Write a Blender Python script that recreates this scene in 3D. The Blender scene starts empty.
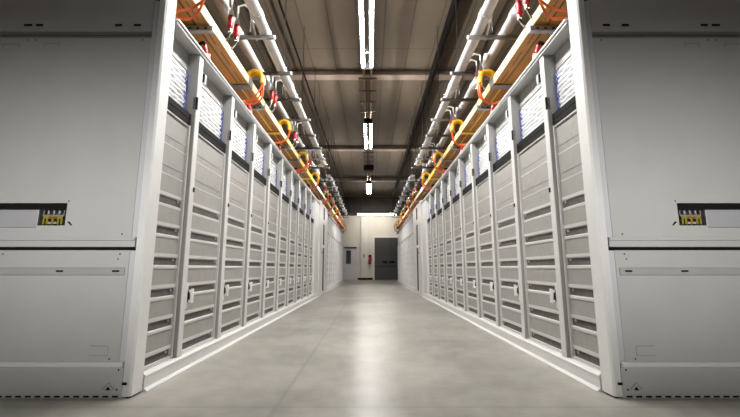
import bpy, bmesh, math, random
from mathutils import Vector, Matrix
random.seed(7)
scene = bpy.context.scene
COL = scene.collection
PI = math.pi

# ------------------------------------------------------------------ materials
def new_mat(name):
    m = bpy.data.materials.new(name); m.use_nodes = True
    nt = m.node_tree
    return m, nt, nt.nodes['Principled BSDF']

def plain(name, col, rough=0.5, metal=0.0, var=0.04, scale=6.0, spec=0.5, emit=None, bump=0.0):
    """procedural material: base colour with a slight noise variation"""
    m, nt, b = new_mat(name)
    b.inputs['Roughness'].default_value = rough
    b.inputs['Metallic'].default_value = metal
    b.inputs['Specular IOR Level'].default_value = spec
    tc = nt.nodes.new('ShaderNodeTexCoord')
    nz = nt.nodes.new('ShaderNodeTexNoise'); nz.inputs['Scale'].default_value = scale
    nz.inputs['Detail'].default_value = 3
    nt.links.new(tc.outputs['Object'], nz.inputs['Vector'])
    rp = nt.nodes.new('ShaderNodeValToRGB')
    rp.color_ramp.elements[0].position = 0.3; rp.color_ramp.elements[1].position = 0.7
    rp.color_ramp.elements[0].color = tuple(c*(1-var) for c in col) + (1,)
    rp.color_ramp.elements[1].color = tuple(min(1, c*(1+var)) for c in col) + (1,)
    nt.links.new(nz.outputs['Fac'], rp.inputs['Fac'])
    nt.links.new(rp.outputs['Color'], b.inputs['Base Color'])
    if bump:
        bp = nt.nodes.new('ShaderNodeBump'); bp.inputs['Strength'].default_value = bump
        bp.inputs['Distance'].default_value = 0.01
        nt.links.new(nz.outputs['Fac'], bp.inputs['Height']); nt.links.new(bp.outputs['Normal'], b.inputs['Normal'])
    if emit:
        b.inputs['Emission Color'].default_value = tuple(emit[0]) + (1,)
        b.inputs['Emission Strength'].default_value = emit[1]
    return m

MAT = dict(
    white   = plain('white_powder_coat', (.82,.815,.81), .42, var=.02),
    panel   = plain('end_panel_paint', (.56,.555,.545), .5, var=.03, scale=3),
    trimlav = plain('edge_trim_paint', (.66,.66,.69), .45, var=.02),
    bandsh   = plain('shaded_band', (.45,.445,.435), .5),  # darker grey paints the shadow along the embossed band
    grstrip = plain('groove_paint', (.33,.325,.32), .55),
    postshade  = plain('post_side_shade', (.33,.325,.315), .6),
    hbeam   = plain('header_paint', (.42,.415,.405), .5),
    dgroove = plain('panel_groove', (.16,.155,.15), .6),
    mesh    = plain('perforated_grille', (.385,.372,.355), .55, var=.05, scale=14),
    slot    = plain('dark_vent', (.12,.117,.11), .6, var=.2, scale=20),
    slotl   = plain('pale_vent', (.37,.36,.35), .5, var=.08, scale=20),
    bar     = plain('door_bar_paint', (.66,.65,.635), .45, var=.03),
    postsh  = plain('post_paint', (.72,.715,.71), .4, var=.02),
    cable_w = plain('white_cables', (.88,.89,.91), .4, var=.03, scale=30),
    black   = plain('black_plastic', (.006,.006,.006), .6, var=.2, spec=.2),
    blackm  = plain('black_panel', (.009,.0085,.008), .7, var=.2, spec=.15),
    blue    = plain('blue_cable', (.10,.13,.55), .4),
    red     = plain('red_plastic', (.50,.018,.018), .3),
    redled  = plain('red_indicator', (.9,.1,.1), .3, emit=((1,.1,.08), 2.0)),
    cabinet = plain('cabinet_body', (.30,.30,.30), .6),
    plinth  = plain('plinth_grey', (.78,.775,.77), .45, var=.03),
    tray_b  = plain('shaded_tray_bottom', (.42,.185,.035), .5, var=.10, scale=5),  # yellow-orange plastic with the underside's shade put into its colour
    tray_c  = plain('cream_tray_side', (.93,.78,.42), .35, var=.03),
    tray_y  = plain('yellow_tray_side', (.93,.64,.08), .35, var=.05),
    yellow  = plain('yellow_plastic', (.78,.45,.02), .35, var=.06),
    tslot   = plain('tray_slot', (.16,.065,.02), .6),
    orange  = plain('orange_fibre', (.72,.12,.025), .35, var=.12, scale=40),
    pipe    = plain('white_pipe', (.52,.51,.52), .25, var=.03),
    steel   = plain('galvanised_steel', (.30,.31,.33), .38, metal=.75, var=.15, scale=12),
    dsteel  = plain('dark_steel', (.09,.085,.08), .45, metal=.5, var=.2),
    copper  = plain('brown_conduit', (.34,.19,.10), .4, metal=.3, var=.15),
    beam    = plain('primed_steel', (.42,.325,.26), .55, var=.12, scale=2),
    dpipe   = plain('dark_pipe', (.016,.012,.010), .8, spec=.15),
    cream   = plain('cream_wall', (.70,.67,.59), .7, var=.04, scale=1.2),
    creaml  = plain('pale_column', (.76,.74,.70), .6, var=.03),
    sidew   = plain('side_wall', (.14,.13,.12), .8, var=.05),
    doorg   = plain('pale_grey_door', (.66,.65,.69), .5, var=.03),
    doord   = plain('dark_grey_door', (.048,.046,.047), .55, var=.08),
    glassd  = plain('dark_glass', (.03,.03,.035), .12, var=.1),
    girder  = plain('dark_girder', (.032,.027,.024), .7, var=.3, scale=3),
    chrome  = plain('chrome', (.75,.75,.75), .2, metal=1),
    lcd     = plain('pale_display', (.48,.48,.50), .35, var=.02),
    olive   = plain('olive_terminal', (.30,.28,.03), .4),
    mauve   = plain('mauve_terminal', (.32,.25,.28), .4),
    housing = plain('lamp_housing', (.75,.73,.70), .4),
)
def emission(name, col, st):
    m, nt, b = new_mat(name)
    b.inputs['Base Color'].default_value = (.9,.9,.9,1)
    b.inputs['Emission Color'].default_value = tuple(col)+(1,)
    b.inputs['Emission Strength'].default_value = st
    return m
TUBE = 62.0
MAT['tube'] = emission('lamp_tube', (1.0,.985,.95), TUBE)
MAT['tubefar'] = emission('lamp_tube_far', (1.0,.93,.84), TUBE*.65)

def floor_mat():
    m, nt, b = new_mat('polished_concrete')
    N, L = nt.nodes.new, nt.links.new
    tc = N('ShaderNodeTexCoord')
    n1 = N('ShaderNodeTexNoise'); n1.inputs['Scale'].default_value = .9; n1.inputs['Detail'].default_value = 6; n1.inputs['Roughness'].default_value = .6
    n2 = N('ShaderNodeTexNoise'); n2.inputs['Scale'].default_value = 7; n2.inputs['Detail'].default_value = 5
    L(tc.outputs['Object'], n1.inputs['Vector']); L(tc.outputs['Object'], n2.inputs['Vector'])
    mx = N('ShaderNodeMath'); mx.operation = 'MULTIPLY_ADD'; mx.inputs[1].default_value = .3
    L(n2.outputs['Fac'], mx.inputs[0]); L(n1.outputs['Fac'], mx.inputs[2])
    rp = N('ShaderNodeValToRGB')
    rp.color_ramp.elements[0].position = .50; rp.color_ramp.elements[0].color = (.25,.241,.215,1)
    rp.color_ramp.elements[1].position = .80; rp.color_ramp.elements[1].color = (.43,.414,.373,1)
    L(mx.outputs[0], rp.inputs['Fac'])
    sx = N('ShaderNodeSeparateXYZ'); L(tc.outputs['Object'], sx.inputs[0])
    def joint(out, off, period, w):
        a = N('ShaderNodeMath'); a.operation = 'SUBTRACT'; a.inputs[1].default_value = off; L(out, a.inputs[0])
        p = N('ShaderNodeMath'); p.operation = 'PINGPONG'; p.inputs[1].default_value = period/2; L(a.outputs[0], p.inputs[0])
        c = N('ShaderNodeMath'); c.operation = 'LESS_THAN'; c.inputs[1].default_value = w; L(p.outputs[0], c.inputs[0])
        return c.outputs[0]
    j1 = joint(sx.outputs['X'], -.56, 5.6, .016)
    j2 = joint(sx.outputs['Y'], 2.34, 1.96, .012)
    jm = N('ShaderNodeMath'); jm.operation = 'MAXIMUM'; L(j1, jm.inputs[0]); L(j2, jm.inputs[1])
    jf = N('ShaderNodeMath'); jf.operation = 'MULTIPLY'; jf.inputs[1].default_value = .22; L(jm.outputs[0], jf.inputs[0])
    mc = N('ShaderNodeMix'); mc.data_type = 'RGBA'
    L(jf.outputs[0], mc.inputs[0]); L(rp.outputs['Color'], mc.inputs[6]); mc.inputs[7].default_value = (.10,.092,.08,1)
    L(mc.outputs[2], b.inputs['Base Color'])
    rr = N('ShaderNodeMapRange'); rr.inputs['To Min'].default_value = .24; rr.inputs['To Max'].default_value = .40
    L(n1.outputs['Fac'], rr.inputs['Value']); L(rr.outputs[0], b.inputs['Roughness'])
    b.inputs['Specular IOR Level'].default_value = .45
    return m
MAT['floor'] = floor_mat()

def ceil_mat():
    m, nt, b = new_mat('roof_deck')
    N, L = nt.nodes.new, nt.links.new
    tc = N('ShaderNodeTexCoord'); sx = N('ShaderNodeSeparateXYZ'); L(tc.outputs['Object'], sx.inputs[0])
    nz = N('ShaderNodeTexNoise'); nz.inputs['Scale'].default_value = .8; L(tc.outputs['Object'], nz.inputs['Vector'])
    rp = N('ShaderNodeValToRGB')
    rp.color_ramp.elements[0].color = (.175,.133,.093,1); rp.color_ramp.elements[1].color = (.215,.168,.119,1)
    L(nz.outputs['Fac'], rp.inputs['Fac'])
    def joint(out, off, period, w):
        a = N('ShaderNodeMath'); a.operation = 'SUBTRACT'; a.inputs[1].default_value = off; L(out, a.inputs[0])
        p = N('ShaderNodeMath'); p.operation = 'PINGPONG'; p.inputs[1].default_value = period/2; L(a.outputs[0], p.inputs[0])
        c = N('ShaderNodeMath'); c.operation = 'LESS_THAN'; c.inputs[1].default_value = w; L(p.outputs[0], c.inputs[0])
        return c.outputs[0]
    j1 = joint(sx.outputs['X'], .28, .56, .014); j2 = joint(sx.outputs['Y'], 7.75, 5.86, .012)
    jm = N('ShaderNodeMath'); jm.operation = 'MAXIMUM'; L(j1, jm.inputs[0]); L(j2, jm.inputs[1])
    jf = N('ShaderNodeMath'); jf.operation = 'MULTIPLY'; jf.inputs[1].default_value = .55; L(jm.outputs[0], jf.inputs[0])
    mc = N('ShaderNodeMix'); mc.data_type = 'RGBA'
    L(jf.outputs[0], mc.inputs[0]); L(rp.outputs['Color'], mc.inputs[6]); mc.inputs[7].default_value = (.06,.045,.035,1)
    L(mc.outputs[2], b.inputs['Base Color']); b.inputs['Roughness'].default_value = .7
    return m
MAT['ceil'] = ceil_mat()

# ------------------------------------------------------------------ mesh helper
class MB:
    """collects shapes in world coordinates, links them as ONE mesh object; sgn mirrors x"""
    def __init__(self, sgn=1):
        self.bm = bmesh.new(); self.s = sgn
    def box(self, x0, x1, y0, y1, z0, z1):
        x0, x1 = sorted((x0, x1)); y0, y1 = sorted((y0, y1)); z0, z1 = sorted((z0, z1))
        v = [self.bm.verts.new((self.s*x, y, z)) for x in (x0, x1) for y in (y0, y1) for z in (z0, z1)]
        for f in ((0,1,3,2),(4,6,7,5),(0,4,5,1),(2,3,7,6),(0,2,6,4),(1,5,7,3)):
            self.bm.faces.new([v[i] for i in f])
        return self
    def prism_y(self, prof, y0, y1):
        """profile list of (x,z) extruded along Y"""
        a = [self.bm.verts.new((self.s*x, y0, z)) for x, z in prof]
        b = [self.bm.verts.new((self.s*x, y1, z)) for x, z in prof]
        n = len(prof)
        self.bm.faces.new(a); self.bm.faces.new(b[::-1])
        for i in range(n):
            self.bm.faces.new((a[i], a[(i+1) % n], b[(i+1) % n], b[i]))
        return self
    def prism_dir(self, prof, plane, c0, c1):
        """profile of (x,z) in plane Y (extruded c0..c1) ; plane 'x': profile of (y,z) extruded in x"""
        def P(p, c): return (self.s*c, p[0], p[1]) if plane == 'x' else (self.s*p[0], c, p[1])
        a = [self.bm.verts.new(P(p, c0)) for p in prof]; b = [self.bm.verts.new(P(p, c1)) for p in prof]
        n = len(prof); self.bm.faces.new(a); self.bm.faces.new(b[::-1])
        for i in range(n): self.bm.faces.new((a[i], a[(i+1) % n], b[(i+1) % n], b[i]))
        return self
    def tube(self, pts, r, n=8, cap=True):
        pts = [Vector((self.s*p[0], p[1], p[2])) for p in pts]
        rs = r if isinstance(r, (list, tuple)) else [r]*len(pts)
        rings = []; prev = None
        for i, p in enumerate(pts):
            t = (pts[min(i+1, len(pts)-1)] - pts[max(i-1, 0)]).normalized()
            if prev is None:
                u = Vector((0,0,1)) if abs(t.z) < .9 else Vector((1,0,0))
            else: u = prev
            u = (u - t*u.dot(t)).normalized(); w = t.cross(u); prev = u
            rings.append([self.bm.verts.new(p + (u*math.cos(2*PI*k/n) + w*math.sin(2*PI*k/n))*rs[i]) for k in range(n)])
        for i in range(len(rings)-1):
            for k in range(n):
                self.bm.faces.new((rings[i][k], rings[i][(k+1) % n], rings[i+1][(k+1) % n], rings[i+1][k]))
        if cap:
            self.bm.faces.new(rings[0][::-1]); self.bm.faces.new(rings[-1])
        return self
    def build(self, name, mat, parent=None, origin=None, bevel=0, smooth=False):
        if origin is None:
            origin = Vector(parent['_o']) if parent is not None else Vector((0,0,0))
        origin = Vector(origin)
        bmesh.ops.recalc_face_normals(self.bm, faces=self.bm.faces[:])
        bmesh.ops.translate(self.bm, verts=self.bm.verts[:], vec=-origin)
        if smooth:
            for f in self.bm.faces: f.smooth = True
        me = bpy.data.meshes.new(name); self.bm.to_mesh(me); self.bm.free()
        o = bpy.data.objects.new(name, me); COL.objects.link(o)
        me.materials.append(MAT[mat])
        if smooth:
            try: me.set_sharp_from_angle(angle=math.radians(40))
            except Exception: pass
        if bevel:
            md = o.modifiers.new('bev', 'BEVEL'); md.width = bevel; md.segments = 2; md.limit_method = 'ANGLE'
        if parent is not None:
            o.parent = parent; o.location = origin - Vector(parent['_o'])
        else:
            o.location = origin
        o['_o'] = tuple(origin)
        return o

def tag(o, label, cat, group=None):
    o['label'] = label; o['category'] = cat
    if group: o['group'] = group
    return o
def thing(name, origin, label, cat, group=None):
    o = bpy.data.objects.new(name, None); COL.objects.link(o)
    o.empty_display_size = .1
    o.location = origin; o['_o'] = tuple(origin)
    return tag(o, label, cat, group)
def struct(o):
    o['kind'] = 'structure'; return o
def dup(root, loc, label):
    def rec(o, par):
        c = o.copy(); COL.objects.link(c)
        if par is not None: c.parent = par
        for ch in kids.get(o.name, []): rec(ch, c)
        return c
    kids = {}
    for o in COL.objects:
        if o.parent: kids.setdefault(o.parent.name, []).append(o)
    r = rec(root, None); r.location = loc; r['label'] = label
    return r

ORD = ['first','second','third','fourth','fifth','sixth','seventh','eighth','ninth','tenth','eleventh','twelfth','thirteenth','fourteenth','fifteenth']
SIDE = {-1: 'left', 1: 'right'}

# ------------------------------------------------------------------ camera
H = .8; F = 375.0
PITCH = math.atan(59.5/F); CP, SP = math.cos(PITCH), math.sin(PITCH)
cam = bpy.data.cameras.new('camera'); co = bpy.data.objects.new('camera', cam); COL.objects.link(co)
cam.sensor_width = 36; cam.lens = 36*F/740
co.location = (-.014, 0, H); co.rotation_euler = (PI/2 + PITCH, 0, 0)
cam.clip_start = .05
scene.camera = co
def zy(py, Y):                       # height of image row py on the plane at depth Y
    v = (208.5-py)/F
    return H + Y*(SP + CP*v)/(CP - SP*v)
def xd(px, py, Y):                   # outward distance from the aisle axis
    v = (208.5-py)/F
    return abs(372.1-px)/F*Y/(CP - SP*v)

# ------------------------------------------------------------------ room shell
XW, YB, YF, ZC = 5.2, -6.0, 26.1, 5.66
struct(MB().box(-XW, XW, YB, YF, -.1, 0).build('floor', 'floor'))
struct(MB().box(-XW, XW, YB, YF+.2, ZC, ZC+.1).build('ceiling', 'ceil'))
struct(MB().box(-XW-.1, -XW, YB, YF+.2, 0, ZC).build('wall_left', 'sidew'))
struct(MB().box(XW, XW+.1, YB, YF+.2, 0, ZC).build('wall_right', 'sidew'))
struct(MB().box(-XW, XW, YB-.1, YB, 0, ZC).build('wall_back', 'sidew'))
# far wall with its pilaster
DL0, DL1, DLH = -1.95, -.94, 2.2
DR0, DR1, DRH = .30, 2.50, 2.88
struct(MB().box(-XW, XW, YF, YF+.2, 0, ZC).build('wall_front', 'cream'))
struct(MB().box(-.64, -.22, YF-.14, YF-.001, 0, 4.35).build('pilaster_trim', 'creaml', bevel=.01))
bb = MB()
bb.box(DL1+.08, -.645, YF-.03, YF-.001, 0, .14); bb.box(-.64, -.22, YF-.165, YF-.142, 0, .14); bb.box(-.215, DR0-.13, YF-.03, YF-.001, 0, .14)
struct(bb.build('baseboard_front', 'black'))
gd = MB().box(-XW, XW, YF-.55, YF-.01, 4.42, 4.62)
gd.box(-XW, XW, YF-.30, YF-.22, 4.62, 5.50); gd.box(-XW, XW, YF-.55, YF-.01, 5.50, 5.655)
struct(gd.build('end_girder_beam', 'girder'))
# pale door
d1 = MB().box(DL0, DL1, YF-.05, YF-.002, 0, DLH).build('door_1', 'doorg', origin=(DL0, YF-.03, 0)); struct(d1)
MB().box(-1.66, -1.32, YF-.062, YF-.05, 1.07, 2.0).build('door_window', 'glassd', d1)
MB().box(DL1, DL1+.07, YF-.08, YF-.002, 0, DLH+.07).box(DL0, DL1, YF-.08, YF-.002, DLH, DLH+.07).box(DL0-.07, DL0, YF-.08, YF-.002, 0, DLH+.07).build('door_frame', 'doorg', d1)
MB().box(-1.8, DL1, YF-.12, YF-.08, DLH-.05, DLH+.03).build('door_closer', 'black', d1)
MB().tube([(-1.05, YF-.05, 1.02), (-1.05, YF-.11, 1.02), (-1.17, YF-.11, 1.02)], .012).build('door_handle', 'chrome', d1)
# dark double door
d2 = MB().box(DR0, DR1, YF-.05, YF-.002, 0, DRH).build('door_2', 'doord', origin=(DR0, YF-.03, 0)); struct(d2)
MB().box(DR0-.12, DR0, YF-.07, YF-.002, 0, DRH+.12).box(DR1, DR1+.12, YF-.07, YF-.002, 0, DRH+.12).box(DR0, DR1, YF-.07, YF-.002, DRH, DRH+.12).build('door_frame', 'creaml', d2)
for a, b in ((.85, 1.18), (1.30, 1.70)):
    MB().box(a, b, YF-.12, YF-.05, 1.12, 1.28).build('door_handle', 'black', d2)
MB().box(DR0+.05, DR1-.05, YF-.058, YF-.05, .90, .935).box(1.405, 1.418, YF-.058, YF-.05, .935, DRH-.02).build('door_seam', 'black', d2)
# fire extinguisher
fe = thing('fire_extinguisher', (-.02, YF-.11, 1.05), 'red fire extinguisher hung on the cream wall beside the dark double door', 'fire extinguisher')
MB().tube([(-.02, YF-.10, z) for z in (1.12, 1.14, 1.46, 1.52, 1.55)], [.085, .095, .095, .07, .03], 16).build('cylinder', 'red', fe, smooth=True)
MB().tube([(-.02, YF-.10, 1.55), (-.02, YF-.10, 1.62)], .025).box(-.05, .06, YF-.115, YF-.085, 1.62, 1.65).build('valve', 'black', fe)
MB().tube([(.0, YF-.11, 1.6), (.09, YF-.12, 1.55), (.10, YF-.12, 1.35), (.09, YF-.12, 1.25)], .014).build('hose', 'black', fe)
MB().box(-.12, .08, YF-.03, YF-.002, 1.10, 1.70).box(-.12, .08, YF-.2, YF-.002, 1.06, 1.11).build('wall_bracket', 'black', fe)
pl = thing('wall_switch', (-.43, YF-.16, 1.62), 'small grey switch plate on the pale column between the doors', 'switch')
MB().box(-.50, -.36, YF-.155, YF-.141, 1.48, 1.76).build('plate', 'lcd', pl)
MB().box(-.46, -.40, YF-.165, YF-.155, 1.57, 1.68).build('toggle', 'dgroove', pl)

# ceiling beams
for i, yb in enumerate((2.9, 8.74, 14.6, 20.1)):
    m = MB().box(-XW, XW, yb-.13, yb+.13, 5.50, 5.53).box(-XW, XW, yb-.02, yb+.02, 5.53, 5.655)
    struct(m.build('ceiling_beam', 'beam', origin=(0, yb, 5.5)))
# long dark pipe, thin conduits under the roof
tag(MB().tube([(1.49, y, 5.42) for y in (1.5, 23.4)], .07, 10).build('sprinkler_pipe', 'dpipe', origin=(1.49, 1.5, 5.42), smooth=True), 'long dark sprinkler pipe running under the roof above the right rack row', 'pipe')
sp = MB()
tag(MB().tube([(-1.62, y, 5.46) for y in (1.5, 24.8)], .022, 8).build('roof_conduit', 'dpipe', origin=(-1.62, 1.5, 5.46), smooth=True), 'thin dark conduit running under the roof above the left rack row', 'conduit')
for X, zt, lab in ((-2.1, 5.47, 'thin dark conduit nearest the left wall under the roof'), (2.25, 5.47, 'thin dark conduit nearest the right wall under the roof')):
    tag(MB().tube([(X, y, zt) for y in (1.5, 24.8)], .018, 8).build('roof_conduit', 'dpipe', origin=(X, 1.5, zt), smooth=True), lab, 'conduit')

# ------------------------------------------------------------------ ceiling lights
HL = 3.3                                 # height of the strip lights above the camera
LX, LZ = -.06, H + HL
def lamp(y0, y1, label, horizontal=False):
    t = thing('ceiling_light', (LX, (y0+y1)/2, LZ), label, 'ceiling light', 'strip lights over the aisle')
    hm = MB()
    for dx in (-.066, .066): hm.box(LX+dx-.026, LX+dx+.026, y0, y1, LZ+.02, LZ+.075)
    for yc in (y0+.3, y1-.3): hm.box(LX-.09, LX+.09, yc-.02, yc+.02, LZ+.075, LZ+.09)
    hm.build('housing', 'dsteel', t)
    for dx in (-.066, .066):
        MB().tube([(LX+dx, y0+.07, LZ-.025), (LX+dx, y1-.07, LZ-.025)], .026, 10).build('tube', 'tube', t, smooth=True)
    for ye in (y0, y1):
        MB().box(LX-.095, LX+.095, ye-.012, ye+.012, LZ-.045, LZ+.08).build('end_cap', 'black', t)
    for ye in (y0+.3, y1-.3):
        MB().tube([(LX, ye, LZ+.085), (LX, ye, LZ+.17)], .012).build('hanger', 'dsteel', t)
lamp(.585*HL, 1.165*HL, 'twin tube strip light cut off by the top edge of the photo')
lamp(1.175*HL, 1.754*HL, 'twin tube strip light nearest to the camera with its far end in view')
lamp(2.473*HL, 3.044*HL, 'twin tube strip light in the middle of the aisle beyond the first brown beam')
lamp(4.36*HL, 4.965*HL, 'twin tube strip light farthest along the aisle before the end wall')
FY, FZ = 24.3, 4.27
t = thing('ceiling_light', (.5, FY, FZ), 'long single tube light hanging crosswise in front of the end wall', 'ceiling light')
MB().box(-.86, 1.72, FY-.06, FY+.06, FZ+.03, FZ+.10).build('housing', 'housing', t)
MB().tube([(-.83, FY, FZ-.005), (1.69, FY, FZ-.005)], .035, 10).build('tube', 'tubefar', t, smooth=True)
for x in (-.5, 1.4): MB().tube([(x, FY, FZ+.1), (x, FY, 5.655)], .01).build('hanger', 'dsteel', t)
# conduit track the lights hang from
tr = thing('conduit_track', (LX, 2, LZ+.2), 'pair of brown conduits with cross struts carrying the strip lights', 'conduit')
for dx in (-.066, .066):
    MB().tube([(LX+dx, 1.8, LZ+.20), (LX+dx, 17.6, LZ+.20)], .017, 8).build('conduit', 'copper', tr, smooth=True)
y = 2.0
while y < 17.5:
    if not any(a*HL-.1 < y < b*HL+.1 for a, b in ((.585, 1.165), (1.175, 1.754), (2.473, 3.044), (4.36, 4.965))): MB().box(LX-.17, LX+.17, y-.02, y+.02, LZ+.165, LZ+.183).build('strut', 'dsteel', tr)
    y += .5
for yb in (2.9, 8.74, 14.6):
    for dx in (-.045, .05): MB().tube([(LX+dx, yb, LZ+.18), (LX+dx, yb, 5.5)], .01, 6).build('hanger_rod', 'dsteel', tr)
JY = 3.76*HL
jb = thing('junction_box', (LX, JY, LZ), 'black box hanging from the conduits between the two farther strip lights', 'junction box')
MB().box(LX-.17, LX+.17, JY-.1, JY+.1, LZ-.02, LZ+.155).build('box', 'black', jb, bevel=.02)
MB().tube([(LX, JY, LZ-.02), (LX, JY, LZ-.10)], [.04, .08], 12).build('sensor', 'copper', jb)

# ------------------------------------------------------------------ server racks
DP, PF, ZB = 1.55, 1.50, .118            # door plane, post front, rack base
def make_rack(s, y0, w, full=True, first=False, ztop=2.643, label='', name='server_rack'):
    t = thing(name, (s*DP, y0, ZB), label, 'server rack', 'server racks along the aisle')
    ya, yb = y0 + (.012 if first else .042), y0 + w - .042
    MB(s).box(1.662, 2.45, (y0 if first else y0-.036), y0+w-.038, ZB, ztop).build('cabinet', 'cabinet', t)
    if not first:
        po = MB(s).box(PF, 1.66, y0-.036, y0+.036, ZB, ztop).build('post', 'postsh', t, bevel=.004)
        if full:
            MB(s).box(1.506, 1.66, y0-.0378, y0-.0362, ZB, ztop).build('shaded_side', 'postshade', po)  # thin darker plate, paints the shade on the post's near side
            MB(s).box(PF-.006, PF, y0+.012, y0+.034, 1.43, 1.468).build('lock', 'black', po)
            MB(s).box(PF-.004, PF+.03, y0-.0378, y0-.020, 2.14, 2.25).build('label_clip', 'blackm', po)
    # door
    m = MB(s)
    zt = 1.985
    m.box(1.532, 1.57, ya, ya+.018, ZB, zt).box(1.532, 1.57, yb-.022, yb, ZB, zt)
    m.box(1.540, 1.57, ya, yb, zt-.012, zt); m.box(1.532, 1.57, ya, yb, ZB, ZB+.006)
    for k in range(8):
        sc = .162 + .229*k
        e = 1.544 if k < 5 else 1.5475
        if k >= 6:
            m.box(1.5475, 1.575, ya+.018, yb-.022, sc-.040, sc-.030)
            continue
        if k: m.prism_y([(e, sc-.052), (e, sc-.034), (1.560, sc-.026), (1.575, sc-.026), (1.575, sc-.055)], ya+.018, yb-.022)
        else: m.box(1.538, 1.57, ya+.018, yb-.022, sc-.037, sc-.026)
        m.prism_y([(e, sc+.034), (e, sc+.058), (1.575, sc+.058), (1.575, sc+.026), (1.556, sc+.026)], ya+.018, yb-.022)
    do = m.build('door', 'bar' if full else 'white', t)
    if full:
        for k in range(8):
            sc = .162 + .229*k
            MB(s).box(1.549, 1.575, ya+.018, yb-.022, sc+(.058 if k < 6 else .028), min(sc+(.177 if k < 5 else .189), zt-.012)).build('grille', 'mesh', do)
            dark = k < 6
            vs = MB(s).box(1.558 if dark else 1.552, 1.60, ya+.018, yb-.022, sc-(.028 if dark else .030), sc+.028)
            vs.build('vent_slot', 'slot' if dark else 'slotl', do)  # lamp glare on the upper slots is put into the paler colour
            if dark: MB(s).box(1.55, 1.585, yb-.085, yb-.06, sc+.004, sc+.024).build('vent_catch', 'mesh', do)
        if not first:
            h = MB(s).box(1.49, 1.53, ya+.055, ya+.075, .52, .54).box(1.49, 1.53, ya+.055, ya+.075, .60, .62).box(1.478, 1.494, ya+.050, ya+.080, .515, .63)
            h.build('latch_handle', 'white', do, bevel=.004)
            MB(s).box(1.518, 1.534, ya+.02, ya+.06, .47, .68).build('latch_plate', 'white', do)
            MB(s).box(1.512, 1.53, ya+.052, ya+.08, .525, .62).build('latch_recess', 'black', do)
            MB(s).box(1.50, 1.535, ya+.045, ya+.075, 2.44, 2.53).build('hinge', 'white', t, bevel=.004)
            MB(s).box(1.502, 1.535, ya+.02, ya+.043, 2.45, 2.52).build('hinge_pin', 'black', t)
    else:
        for k in range(8):
            sc = .162 + .229*k
            MB(s).box(1.549, 1.575, ya+.018, yb-.022, sc+.058, min(sc+.177, zt-.012)).box(1.575, 1.59, ya+.018, yb-.022, sc-.028, sc+.028).build('grille', 'bar', do)
    MB(s).box(1.60, 1.66, ya, yb, 2.495, ztop).build('shaded_fascia', 'hbeam', t)  # the header's shade is put into this panel's darker grey
    # black blanking bars
    MB(s).box(1.536, 1.66, ya, yb, 1.987, 2.036).box(1.536, 1.66, ya, yb, 2.042, 2.090).box(1.55, 1.66, ya, yb, 2.034, 2.042).build('blanking_plate', 'blackm' if full else 'slotl', t)
    # white cable shelf
    m = MB(s).box(1.612, 1.66, ya, yb, 2.092, 2.494)
    rr = random.Random(int(w*1000))
    if full:
        for r in range(10):
            z0 = 2.102 + r*.039
            n = max(6, int((yb-ya)/.028))
            pts = [(1.605 + .004*math.sin(i*1.9+r), ya + (yb-ya)*i/n, z0 + .006*math.sin(i*1.3 + r*2.1) + rr.uniform(-.003, .003)) for i in range(n+1)]
            m.tube(pts, [.012 + .006*abs(math.sin(i*.9+r)) for i in range(n+1)], 6)
    m.build('cable_shelf', 'cable_w', t, smooth=full)
    if full:
        m = MB(s)
        for r in range(10):
            z0 = 2.10 + r*.039
            m.tube([(1.592+.010*math.cos(a), yb-.016+.010*math.sin(a), z0+.014*math.sin(2*a)) for a in [i*.7 for i in range(9)]], .0045, 6)
        m.build('blue_cable', 'blue', t, smooth=True)
    return t

def rail(s, y0, y1, zt, name_lab, head_lab, hz):
    p = thing('rack_plinth', (s*1.5, y0, 0), name_lab, 'plinth')
    MB(s).box(1.492, 2.4, y0, y1, .0, .088).build('base', 'plinth', p)
    MB(s).prism_y([(1.470, .0), (1.470, .006), (1.4915, .022), (1.4915, .0)], y0, y1).build('lip', 'postsh', p)
    MB(s).prism_y([(1.489, .090), (1.489, .100), (1.503, .116), (2.4, .116), (2.4, .0885), (1.4925, .0885)], y0, y1).build('top_ledge', 'white', p)
    h = thing('rack_header', (s*1.5, y0, hz), head_lab, 'header rail')
    MB(s).box(1.487, 1.60, y0, y1, hz+.045, hz+.075).build('beam', 'hbeam', h)
    MB(s).prism_y([(1.474, hz+.070), (1.474, hz+.083), (1.70, hz+.083), (1.70, hz+.0755), (1.486, hz+.0755), (1.486, hz+.070)], y0, y1).build('top_edge', 'white', h)

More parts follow.
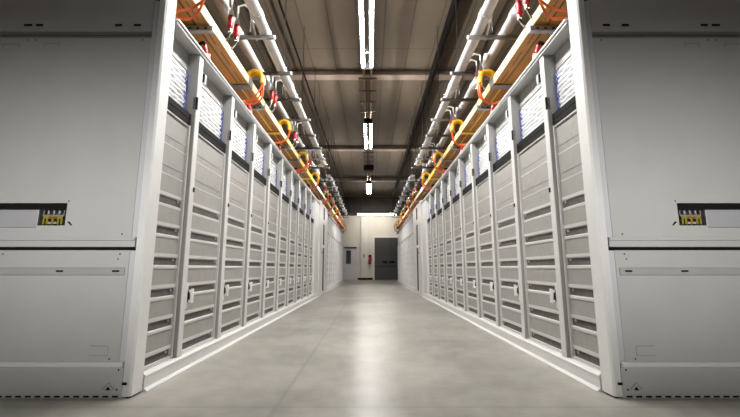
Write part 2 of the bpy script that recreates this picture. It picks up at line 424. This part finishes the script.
PITCHY, POST0 = .782, 3.07
for s in (-1, 1):
    sd = SIDE[s]
    rail(s, 2.605, 10.9, 0, f'white base plinth under the near {sd} rack row', f'white header rail along the top of the near {sd} rack row', 2.60)
    r1 = make_rack(s, 2.62, POST0-2.62, first=True, label=f'white server rack beside the tall {sd} end enclosure, first of its row')
    MB(s).box(1.57, 1.60, POST0-.085, POST0-.07, 2.0, 2.02).box(1.57, 1.60, POST0-.085, POST0-.07, 2.05, 2.07).build('status_light', 'redled', r1)
    proto = None
    for k in range(9):
        lab = f'white server rack with grey vented door, {ORD[k+1]} from the camera in the {sd} row'
        y = POST0 + PITCHY*k
        if proto is None: proto = make_rack(s, y, PITCHY, label=lab)
        else: dup(proto, (s*DP, y, ZB), lab)
    # blank filler at the end of the near row
    yb0 = POST0 + 9*PITCHY
    t = thing('filler_panel', (s*PF, yb0, ZB), f'plain white filler panel closing the far end of the near {sd} rack row', 'panel')
    MB(s).box(1.50, 2.45, yb0-.036, 10.88, ZB, 2.643).build('panel', 'postsh', t, bevel=.004)
    MB(s).box(1.492, 1.4995, yb0+.18, yb0+.2, .25, 2.3).box(1.492, 1.4995, yb0+.55, yb0+.57, .25, 2.3).box(1.492, 1.4995, yb0+.2, yb0+.55, 2.28, 2.3).box(1.492, 1.4995, yb0+.2, yb0+.55, .25, .27).build('frame', 'bar', t)
    # pier with a narrow window and a dark slit
    y0 = 11.0
    t = thing('row_end_cabinet', (s*1.5, y0, 0), f'tall white cabinet with a narrow dark slit between the two {sd} rack rows', 'cabinet')
    m = MB(s).box(1.49, 2.45, y0, y0+.80, 0, 2.80).box(1.49, 2.45, y0+1.15, y0+1.95, 0, 2.80)
    m.box(1.49, 2.45, y0+.8, y0+1.15, 0, .10).box(1.49, 2.45, y0+.8, y0+1.15, 2.18, 2.33).box(1.49, 2.45, y0+.8, y0+1.15, 2.72, 2.80)
    m.build('body', 'white', t)
    MB(s).box(1.494, 1.6, y0+.8, y0+1.15, 2.33, 2.72).build('window', 'black', t)
    MB(s).box(1.494, 1.6, y0+.8, y0+1.15, .1, 2.18).build('slit', 'black', t)
    MB(s).tube([(1.49, y0+.6, 1.45), (1.43, y0+.6, 1.45)], [.03, .05], 10).build('knob', 'white', t)
    MB(s).box(1.475, 1.489, y0+.57, y0+.63, 1.24, 1.30).build('button', 'red', t)
    # far row
    rail(s, 13.0, 21.2, 0, f'white base plinth under the far {sd} rack row', f'white header rail along the top of the far {sd} rack row', 2.66)
    proto = None
    for k in range(10):
        lab = f'pale server rack {ORD[k]} past the slit cabinet in the far {sd} row'
        y = 13.04 + .815*k
        if proto is None: proto = make_rack(s, y, .815, full=False, label=lab, ztop=2.703)
        else: dup(proto, (s*DP, y, ZB), lab)

# ------------------------------------------------------------------ end enclosures facing the camera
YE = 2.476
Z = lambda py: zy(py, YE)
for s in (-1, 1):
    sd = SIDE[s]
    t = thing('end_enclosure', (s*2.4, YE+.05, 0), f'tall grey end enclosure closing the {sd} rack row towards the camera', 'enclosure')
    XO = 3.6
    # corner post with chamfered edge
    prof = [(1.50, YE+.012), (1.512, YE), (1.553, YE), (1.553, YE+.08), (1.60, YE+.08), (1.60, YE+.124), (1.50, YE+.124)]
    m = MB(s)
    a = [m.bm.verts.new((s*x, y, .012)) for x, y in prof]; b = [m.bm.verts.new((s*x, y, 3.1)) for x, y in prof]
    m.bm.faces.new(a); m.bm.faces.new(b[::-1])
    for i in range(len(prof)): m.bm.faces.new((a[i], a[(i+1) % 7], b[(i+1) % 7], b[i]))
    m.build('corner_post', 'white', t)
    MB(s).box(1.515, 1.54, YE+.01, YE+.115, 0, .012).build('foot', 'black', t)
    # backing (dark) behind all panels
    MB(s).box(1.556, XO, YE+.05, YE+.11, .02, 3.1).build('frame', 'blackm', t)
    # edge trims
    def trim(z0, z1): MB(s).box(1.5545, 1.590, YE+.002, YE+.05, z0, z1).build('edge_trim', 'trimlav', t, bevel=.002)
    trim(Z(237.5), Z(1)); trim(Z(362), Z(250.5))
    # top panel
    tp = MB(s).box(1.5905, XO, YE+.004, YE+.05, Z(31), 3.1).build('top_panel', 'panel', t, bevel=.003)
    m = MB(s)
    for xa, xb in ((115, 122), (134, 141), (24, 32), (36, 43)):
        m.box(xd(xa, 24.7, YE), xd(xb, 24.7, YE), YE+.001, YE+.0035, Z(25.7), Z(23.8))
    m.build('slot_hole', 'black', tp)
    g = MB(s).box(1.5905, XO, YE+.014, YE+.05, Z(37.6), Z(31)).build('groove_strip', 'grstrip', t)
    MB(s).box(1.5905, XO, YE+.008, YE+.012, Z(34.8), Z(34.2)).build('groove_line', 'dgroove', g)
    # upper panel around a recess
    ra, rb = xd(66, 215, YE), 2.95
    rz0, rz1 = Z(227.5), Z(203)
    up = MB(s).box(1.5905, XO, YE, YE+.05, rz1, Z(38)).box(1.5905, XO, YE, YE+.05, Z(237.2), rz0).box(1.5905, ra, YE, YE+.05, rz0, rz1).box(rb, XO, YE, YE+.05, rz0, rz1).build('upper_panel', 'panel', t)
    m = MB(s)
    for xa, xb, yy in ((4, 20, 44), (45, 60, 43.5)):
        a, b = xd(xa, yy, YE), xd(xb, yy, YE)
        m.box(a, b, YE-.0015, YE, Z(yy)-.002, Z(yy)+.002); m.box(b, b+.003, YE-.0015, YE, Z(yy+3.5), Z(yy)); m.box(a, a+.003, YE-.0015, YE, Z(yy+3.5), Z(yy))
    m.build('embossed_outline', 'grstrip', up)
    sc = MB(s)
    for px, py in ((143, 40), (28, 40), (36, 40), (69, 201), (122, 234)):
        x = xd(px, py, YE); sc.tube([(x, YE-.002, Z(py)), (x, YE+.002, Z(py))], .005, 8)
    sc.build('screw', 'black', up)
    x, z = xd(70, 223.5, YE), Z(223.5)
    MB(s).prism_dir([(x-.016, z-.012), (x-.010, z-.014), (x+.016, z+.008), (x+.012, z+.013), (x+.004, z+.013)], 'y', YE-.004, YE+.001).build('lock', 'black', up)
    # recess with display and terminals
    rc = MB(s).box(ra, rb, YE+.044, YE+.0495, rz0, rz1).build('control_recess', 'black', t)
    MB(s).box(xd(37, 218, YE), rb-.02, YE+.008, YE+.043, Z(227), Z(209.5)).build('display', 'lcd', rc, bevel=.003)
    MB(s).box(ra, xd(37, 218, YE), YE+.004, YE+.043, rz0, Z(225.4)).build('sill', 'panel', rc)
    x0, x1 = xd(62, 215, YE), xd(40.5, 215, YE)
    def fx(f): return x0 + (x1-x0)*f
    m = MB(s)
    for f in (.0, .25, .5, .75, .95): m.box(fx(f), fx(f+.05), YE+.02, YE+.043, Z(214.5), Z(210))
    m.box(x0, x1, YE+.018, YE+.043, Z(216), Z(214.3)); m.build('terminal_row', 'mauve', rc)
    m = MB(s).box(fx(.05), fx(.95), YE+.016, YE+.043, Z(218.3), Z(216))
    for f in (.04, .2, .46, .72, .88): m.box(fx(f), fx(f+.09), YE+.016, YE+.043, Z(224), Z(218.3))
    m.build('terminal_block', 'olive', rc)
    for f in (.3, .56): MB(s).box(fx(f), fx(f+.13), YE+.014, YE+.043, Z(223.6), Z(221.6)).build('terminal_cap', 'lcd', rc)
    for f in (.16, .42, .68): MB(s).box(fx(f), fx(f+.06), YE+.014, YE+.043, Z(213.6), Z(210.3)).build('terminal_cap', 'lcd', rc)
    MB(s).box(fx(.3), fx(.7), YE+.013, YE+.043, Z(217.6), Z(216.6)).build('terminal_mark', 'red', rc)
    # middle rail
    MB(s).prism_y([(1.56, Z(246.8)), (XO, Z(246.8)), (XO, Z(237.6)), (1.56, Z(237.6))], YE-.004, YE+.05).build('middle_rail', 'panel', t)
    MB(s).prism_dir([(YE-.0045, Z(241.2)), (YE-.016, Z(240.2)), (YE-.012, Z(237.6)), (YE-.0045, Z(237.2))], 'x', 1.56, XO).build('middle_ridge', 'panel', t)
    # lower panel
    lo = MB(s).box(1.5905, XO, YE, YE+.05, Z(362), Z(250.3)).build('lower_panel', 'panel', t)
    MB(s).prism_dir([(YE-.0005, Z(275.6)), (YE-.008, Z(274.5)), (YE-.008, Z(268.5)), (YE-.0005, Z(267.4))], 'x', 1.61, XO).build('embossed_band', 'bandsh', lo)
    m = MB(s)
    for xa, xb in ((113, 120), (57, 64)):
        m.box(xd(xa, 271, YE), xd(xb, 271, YE), YE-.010, YE-.0075, Z(272), Z(270.2))
    m.build('slot_hole', 'black', lo)
    m = MB(s); a, b = xd(90, 350, YE), xd(108, 350, YE)
    m.box(a, b, YE-.002, YE, Z(346.4), Z(345.6)); m.box(a, b, YE-.002, YE, Z(355.8), Z(355.2)); m.box(b-.002, b+.001, YE-.002, YE, Z(355.8), Z(345.6))
    m.build('embossed_outline', 'grstrip', lo)
    sc = MB(s)
    for px, py in ((109, 359), (3, 254), (120, 254), (118, 259)):
        x = xd(px, py, YE); sc.tube([(x, YE-.002, Z(py)), (x, YE+.002, Z(py))], .005, 8)
    sc.build('screw', 'black', lo)
    # lower ridge, kick panel and slotted toe strip
    MB(s).prism_dir([(YE+.05, Z(367.6)), (YE-.004, Z(367.6)), (YE-.018, Z(366.2)), (YE-.018, Z(363.6)), (YE-.004, Z(362.2)), (YE+.05, Z(362.2))], 'x', 1.56, XO).build('lower_ridge', 'white', t)
    kp = MB(s).box(1.556, XO, YE, YE+.05, Z(392), Z(367.8)).build('kick_panel', 'panel', t)
    x, z = xd(108, 388, YE), Z(390.2)
    MB(s).prism_dir([(x-.016, z), (x+.016, z), (x, z+.022)], 'y', YE-.003, YE).build('warning_triangle', 'black', kp)
    MB(s).prism_dir([(x-.038, z+.006), (x-.032, z+.003), (x, z+.040), (x+.032, z+.003), (x+.038, z+.006), (x, z+.047)], 'y', YE-.002, YE).build('triangle_outline', 'grstrip', kp)
    x = xd(124.5, 383.7, YE)
    MB(s).box(x-.014, x+.014, YE-.006, YE+.001, Z(385), Z(382.4)).build('latch', 'black', kp)
    sc = MB(s)
    for px, py in ((118.5, 370), (116.5, 389.7)):
        x = xd(px, py, YE); sc.tube([(x, YE-.002, Z(py)), (x, YE+.002, Z(py))], .006, 8)
    sc.build('screw', 'black', kp)
    ts = MB(s).box(1.53, XO, YE+.004, YE+.05, .001, Z(392.2)).build('toe_strip', 'panel', t)
    m = MB(s); x = xd(127, 397.5, YE)
    while x < XO-.1:
        m.box(x, x+.036, YE+.001, YE+.0035, Z(397.7), Z(395.9)); x += .060
    m.build('toe_slot', 'black', ts)

# ------------------------------------------------------------------ overhead services
TZ = 2.95
def arc(p, n=14):
    """smooth curve through control points (Catmull-Rom)"""
    p = [Vector(q) for q in p]; p = [2*p[0]-p[1]] + p + [2*p[-1]-p[-2]]
    out = []
    for i in range(1, len(p)-2):
        for k in range(n//2):
            u = k/(n//2)
            out.append(.5*((2*p[i]) + (p[i+1]-p[i-1])*u + (2*p[i-1]-5*p[i]+4*p[i+1]-p[i+2])*u*u + (3*p[i]-p[i-1]-3*p[i+1]+p[i+2])*u**3))
    out.append(p[-2]); return out

LOOPY = [2.66, 4.25, 5.80, 7.50, 9.20]
LOOPF = [11.4, 12.9, 14.4, 15.9, 17.4, 18.9, 20.4]
for s in (-1, 1):
    sd = SIDE[s]
    # fibre tray, in sections
    t = thing('cable_tray', (s*1.55, 2.62, TZ), f'yellow and orange cable tray running above the {sd} rack rows', 'cable tray')
    y = 2.63; k = 0
    while y < 21.0:
        y1 = min(y+1.55, 21.1)
        side = 'tray_c' if y < 5.5 else 'tray_y'
        MB(s).box(1.45, 1.72, y, y1, TZ, TZ+.008).build('tray_bottom', 'tray_b', t)
        MB(s).box(1.443, 1.453, y, y1, TZ-.006, TZ+.085).box(1.717, 1.727, y, y1, TZ-.006, TZ+.10).build('tray_side', side, t)
        MB(s).box(1.565, 1.578, y+.06, y1-.06, TZ-.008, TZ).build('tray_rib', 'tray_y' if k % 3 else 'tslot', t)
        for q in range(4): MB(s).box(1.51, 1.522, y+.12+q*.37, y+.36+q*.37, TZ-.002, TZ).build('tray_slot', 'tslot', t)
        MB(s).box(1.436, 1.442, y-.07, y+.07, TZ-.01, TZ+.095).box(1.436, 1.72, y-.05, y+.05, TZ-.022, TZ-.013).build('coupler', 'steel' if k % 2 else side, t)
        y += 1.56; k += 1
    # yellow spouts on the tray and the fibre loops that hang from them
    for i, y in enumerate(LOOPY + LOOPF):
        lab = f'orange fibre cable loop hanging from the {ORD[i]} yellow spout of the {sd} tray'
        far = i >= len(LOOPY)
        m = MB(s)
        for dy in ((-.03, .03) if not far else (0,)):
            m.tube([(p.x, p.y, p.z) for p in arc([(1.49, y+dy, TZ+.03), (1.485, y+dy, TZ+.15), (1.43, y+dy, TZ+.20), (1.35, y+dy, TZ+.185), (1.318, y+dy, TZ+.12), (1.315, y+dy, TZ+.05)], 10)], .026, 8)
        m.box(1.455, 1.53, y-.07, y+.07, TZ+.012, TZ+.10)
        m.build('spout', 'yellow', t, smooth=True) if i else m.bm.free()
        m = MB(s); rr = random.Random(i*3+s)
        ends = [(-.05, .16), (.0, .0), (.05, -.10)]
        if i == 0: ends = [(-.02, .06), (.02, .10)]
        for dy, de in ends:
            j = rr.uniform(-.02, .02); dz = rr.uniform(-.05, .03)
            m.tube([(p.x, p.y, p.z) for p in arc([(1.315, y+dy*.4, TZ+.10), (1.312+j*.3, y+dy*.4, TZ+.02), (1.335+j, y+dy*.6, TZ-.09+dz), (1.42, y+dy*.8+de*.2, TZ-.165+dz), (1.52, y+dy+de*.4, TZ-.17+dz*.5), (1.59, y+de*.5, TZ-.19), (1.64, y+de*.5, TZ-.265)], 12)], .011, 6)
        tag(m.build('fibre_loop', 'orange', origin=(s*1.46, y, TZ-.2), smooth=True), lab, 'cable', 'orange fibre cable loops')
    # steel brackets that carry the tray on the racks
    yb = [3.06, 4.72, 6.40, 8.05, 9.75, 11.5, 13.6, 15.3, 17.0, 18.7, 20.4]
    for i, y in enumerate(yb):
        b = thing('tray_bracket', (s*1.6, y, 2.7), f'galvanised steel bracket under the {sd} tray, {ORD[i]} from the camera', 'bracket', 'steel brackets under the cable trays')
        MB(s).box(1.415, 1.80, y-.024, y+.024, TZ-.070, TZ-.022).box(1.409, 1.415, y-.024, y+.024, TZ-.070, TZ+.03).build('arm', 'steel', b)
        zr = 2.686 if y < 10.9 else (2.80 if y < 12.95 else 2.745)
        MB(s).box(1.64, 1.68, y-.02, y+.02, zr, TZ-.07).build('upright', 'steel', b)
        MB(s).box(1.60, 1.72, y-.05, y+.05, zr, zr+.006).build('foot', 'steel', b)
        m = MB(s)
        for k in range(4): m.box(1.46+k*.07, 1.485+k*.07, y-.026, y-.0235, TZ-.055, TZ-.04)
        m.build('slot_hole', 'black', b)
    # hoses with red couplings standing on the header rail
    for i, y in enumerate([3.22, 4.50, 6.10, 7.70, 9.30]):
        c = thing('hose_coupling', (s*1.53, y, 2.69), f'red and white hose coupling on top of the {sd} racks, {ORD[i]} from the camera', 'coupling', 'hose couplings on the racks')
        MB(s).tube([(1.525, y, 2.684), (1.525, y, 2.72), (1.53, y-.02, 2.76)], [.022, .022, .018], 10).tube([(1.545, y+.07, 2.684), (1.545, y+.07, 2.75)], [.020, .016], 10).build('fitting', 'white', c, smooth=True)
        MB(s).tube([(1.53, y-.02, 2.76), (1.545, y-.03, 2.83)], .023, 10).build('collar', 'red', c, smooth=True)
        MB(s).tube([(1.545, y+.07, 2.75), (1.55, y+.07, 2.81)], .020, 10).build('collar', 'red', c, smooth=True)
        MB(s).tube([(p.x, p.y, p.z) for p in arc([(1.545, y-.03, 2.83), (1.58, y, 2.88), (1.68, y+.05, 2.86), (1.76, y+.08, 2.80), (1.8, y+.1, 2.69)], 8)], .016, 8).build('hose', 'black', c, smooth=True)

    # water pipes on trapeze hangers
    PZ = 3.40
    for nm, X, y0, y1, lab in (('outer', 1.50, 2.62, 10.2, f'white water pipe nearer the tray above the near {sd} racks'),
                               ('inner', 1.185, 2.62, 9.1, f'white water pipe nearer the aisle middle above the near {sd} racks'),
                               ('outer', 1.50, 10.6, 19.5, f'white water pipe nearer the tray above the far {sd} racks'),
                               ('inner', 1.185, 10.45, 18.7, f'white water pipe nearer the aisle middle above the far {sd} racks')):
        p = thing('water_pipe', (s*X, y0, PZ), lab, 'pipe')
        r = .062
        MB(s).tube([(X, y0, PZ), (X, y1, PZ)], r if y0 < 10 else r*.8, 16).build('pipe', 'pipe' if y0 < 10 else 'steel', p, smooth=True)
        if y0 < 10:
            MB(s).tube([(X, y1, PZ), (X, y1+.05, PZ)], r+.012, 16).build('end_cap', 'pipe', p, smooth=True)
        y = y0 + (.9 if y0 < 10 else .35)
        while y < y1-.2:
            MB(s).tube([(X, y-.035, PZ), (X, y+.035, PZ)], r+(.008 if y0 < 10 else .012), 16).build('joint_ring', 'pipe', p, smooth=True)
            y += 1.56 if y0 < 10 else .78
    hy = [3.80 + .78*k for k in range(8)] + [10.8 + .80*k for k in range(11)]
    for i, y in enumerate(hy):
        far = i >= 8
        lab = (f'steel trapeze hanger under the {sd} pipes, {ORD[i]} from the camera' if not far else f'steel trapeze hanger under the far {sd} pipes, {ORD[i-8]} past the pipe gap')
        h = thing('pipe_hanger', (s*1.33, y, PZ-.08), lab, 'pipe hanger', 'trapeze hangers under the pipes')
        xa = 1.06 if i % 2 else 1.08
        MB(s).box(xa, 1.62, y-.02, y+.02, PZ-.098, PZ-.064).build('bar', 'dsteel' if i % 3 else 'steel', h)
        MB(s).tube([(xa, y, PZ-.08), (xa-.02, y, PZ-.08)], .022, 10).build('end_cap', 'white', h)
        for X in (1.345,):
            if i % 2 == 0 or y > 9: MB(s).tube([(X, y, PZ-.10), (X, y, 5.655)], .007, 6).build('rod', 'dsteel', h)
            MB(s).box(X-.018, X+.018, y-.018, y+.018, PZ-.064, PZ-.03).build('clamp', 'dsteel', h)
        if i % 2 == 0: MB(s).prism_dir([(y+.03, PZ-.10), (y+.06, PZ-.07), (y-.17, PZ+.09), (y-.22, PZ+.07), (y-.22, PZ+.03)], 'x', 1.272, 1.280).build('brace_plate', 'white', h)
        for X in (1.50, 1.185):
            m = MB(s).tube([(X + .066*math.cos(a), y, PZ + .066*math.sin(a)) for a in [-.2 + k*(PI+.4)/8 for k in range(9)]], .006, 6)
            m.build('u_bolt', 'chrome', h, smooth=True)
    # drop valves: white rods with red handles between the pipes and the tray
    vy = ([3.34, 4.90, 6.50, 8.10] if s < 0 else [3.00, 4.37, 5.93, 7.78]) + ([9.5, 11.1, 12.55, 13.7] if s < 0 else [9.34, 11.1, 12.55, 13.7])
    for i, y in enumerate(vy):
        v = thing('drop_valve', (s*1.36, y, 3.1), f'white drop pipe pair with red valve handles above the {sd} tray, {ORD[i]} from the camera', 'valve', 'drop valves over the trays')
        for j, dy in enumerate((0, .14)):
            xx = 1.375 - .01*j
            MB(s).tube([(1.25, y+dy, PZ+.03), (1.30, y+dy, PZ+.07), (xx, y+dy, PZ+.05), (xx, y+dy, 3.30), (xx, y+dy, 3.27)], .010, 8).build('drop_pipe', 'white', v, smooth=True)
            MB(s).tube([(xx, y+dy, 3.30), (xx, y+dy, 3.24)], [.020, .028], 10).build('fitting', 'white', v, smooth=True)
            MB(s).tube([(xx, y+dy, z) for z in (3.24, 3.21, 3.16, 3.12, 3.10)], [.029, .032, .024, .032, .024], 10).build('valve_handle', 'red', v, smooth=True)
            MB(s).tube([(xx, y+dy, 3.10), (xx, y+dy, 3.07)], .022, 10).tube([(xx, y+dy, 3.07), (xx+.01, y+dy, 3.03), (1.40, y+dy, 3.0), (1.412, y+dy, 2.97)], .012, 8).build('outlet', 'chrome', v, smooth=True)
        MB(s).prism_dir([(y-.16, PZ-.09), (y+.02, PZ-.09), (y+.02, PZ+.02), (y-.04, PZ+.05), (y-.16, PZ-.02)], 'x', 1.415, 1.425).build('gusset_plate', 'pipe', v)

# ------------------------------------------------------------------ lights
def area(name, loc, rot, sx, sy, power, col=(1,.985,.96), spread=PI):
    l = bpy.data.lights.new(name, 'AREA'); l.shape = 'RECTANGLE'; l.size = sx; l.size_y = sy
    l.energy = power; l.color = col; l.spread = spread
    o = bpy.data.objects.new(name, l); COL.objects.link(o); o.location = loc; o.rotation_euler = rot
    return o
# unseen soft area light added behind the camera to light the end enclosures
area('added_key', (0, -3.0, 1.42), (math.radians(87.2), 0, 0), 6.0, .5, 9.2, spread=math.radians(29.5))

w = bpy.data.worlds.new('world'); scene.world = w; w.use_nodes = True
w.node_tree.nodes['Background'].inputs[0].default_value = (.5,.47,.42,1)
w.node_tree.nodes['Background'].inputs[1].default_value = .003

for o in bpy.data.objects:
    if '_o' in o: del o['_o']
vs = scene.view_settings
vs.view_transform = 'Standard'; vs.look = 'None'; vs.gamma = 1; vs.use_curve_mapping = False
vs.exposure = 1.2
scene.cycles.use_denoising = True
scene.cycles.max_bounces = 8
scene.cycles.diffuse_bounces = 5
scene.cycles.sample_clamp_indirect = 6
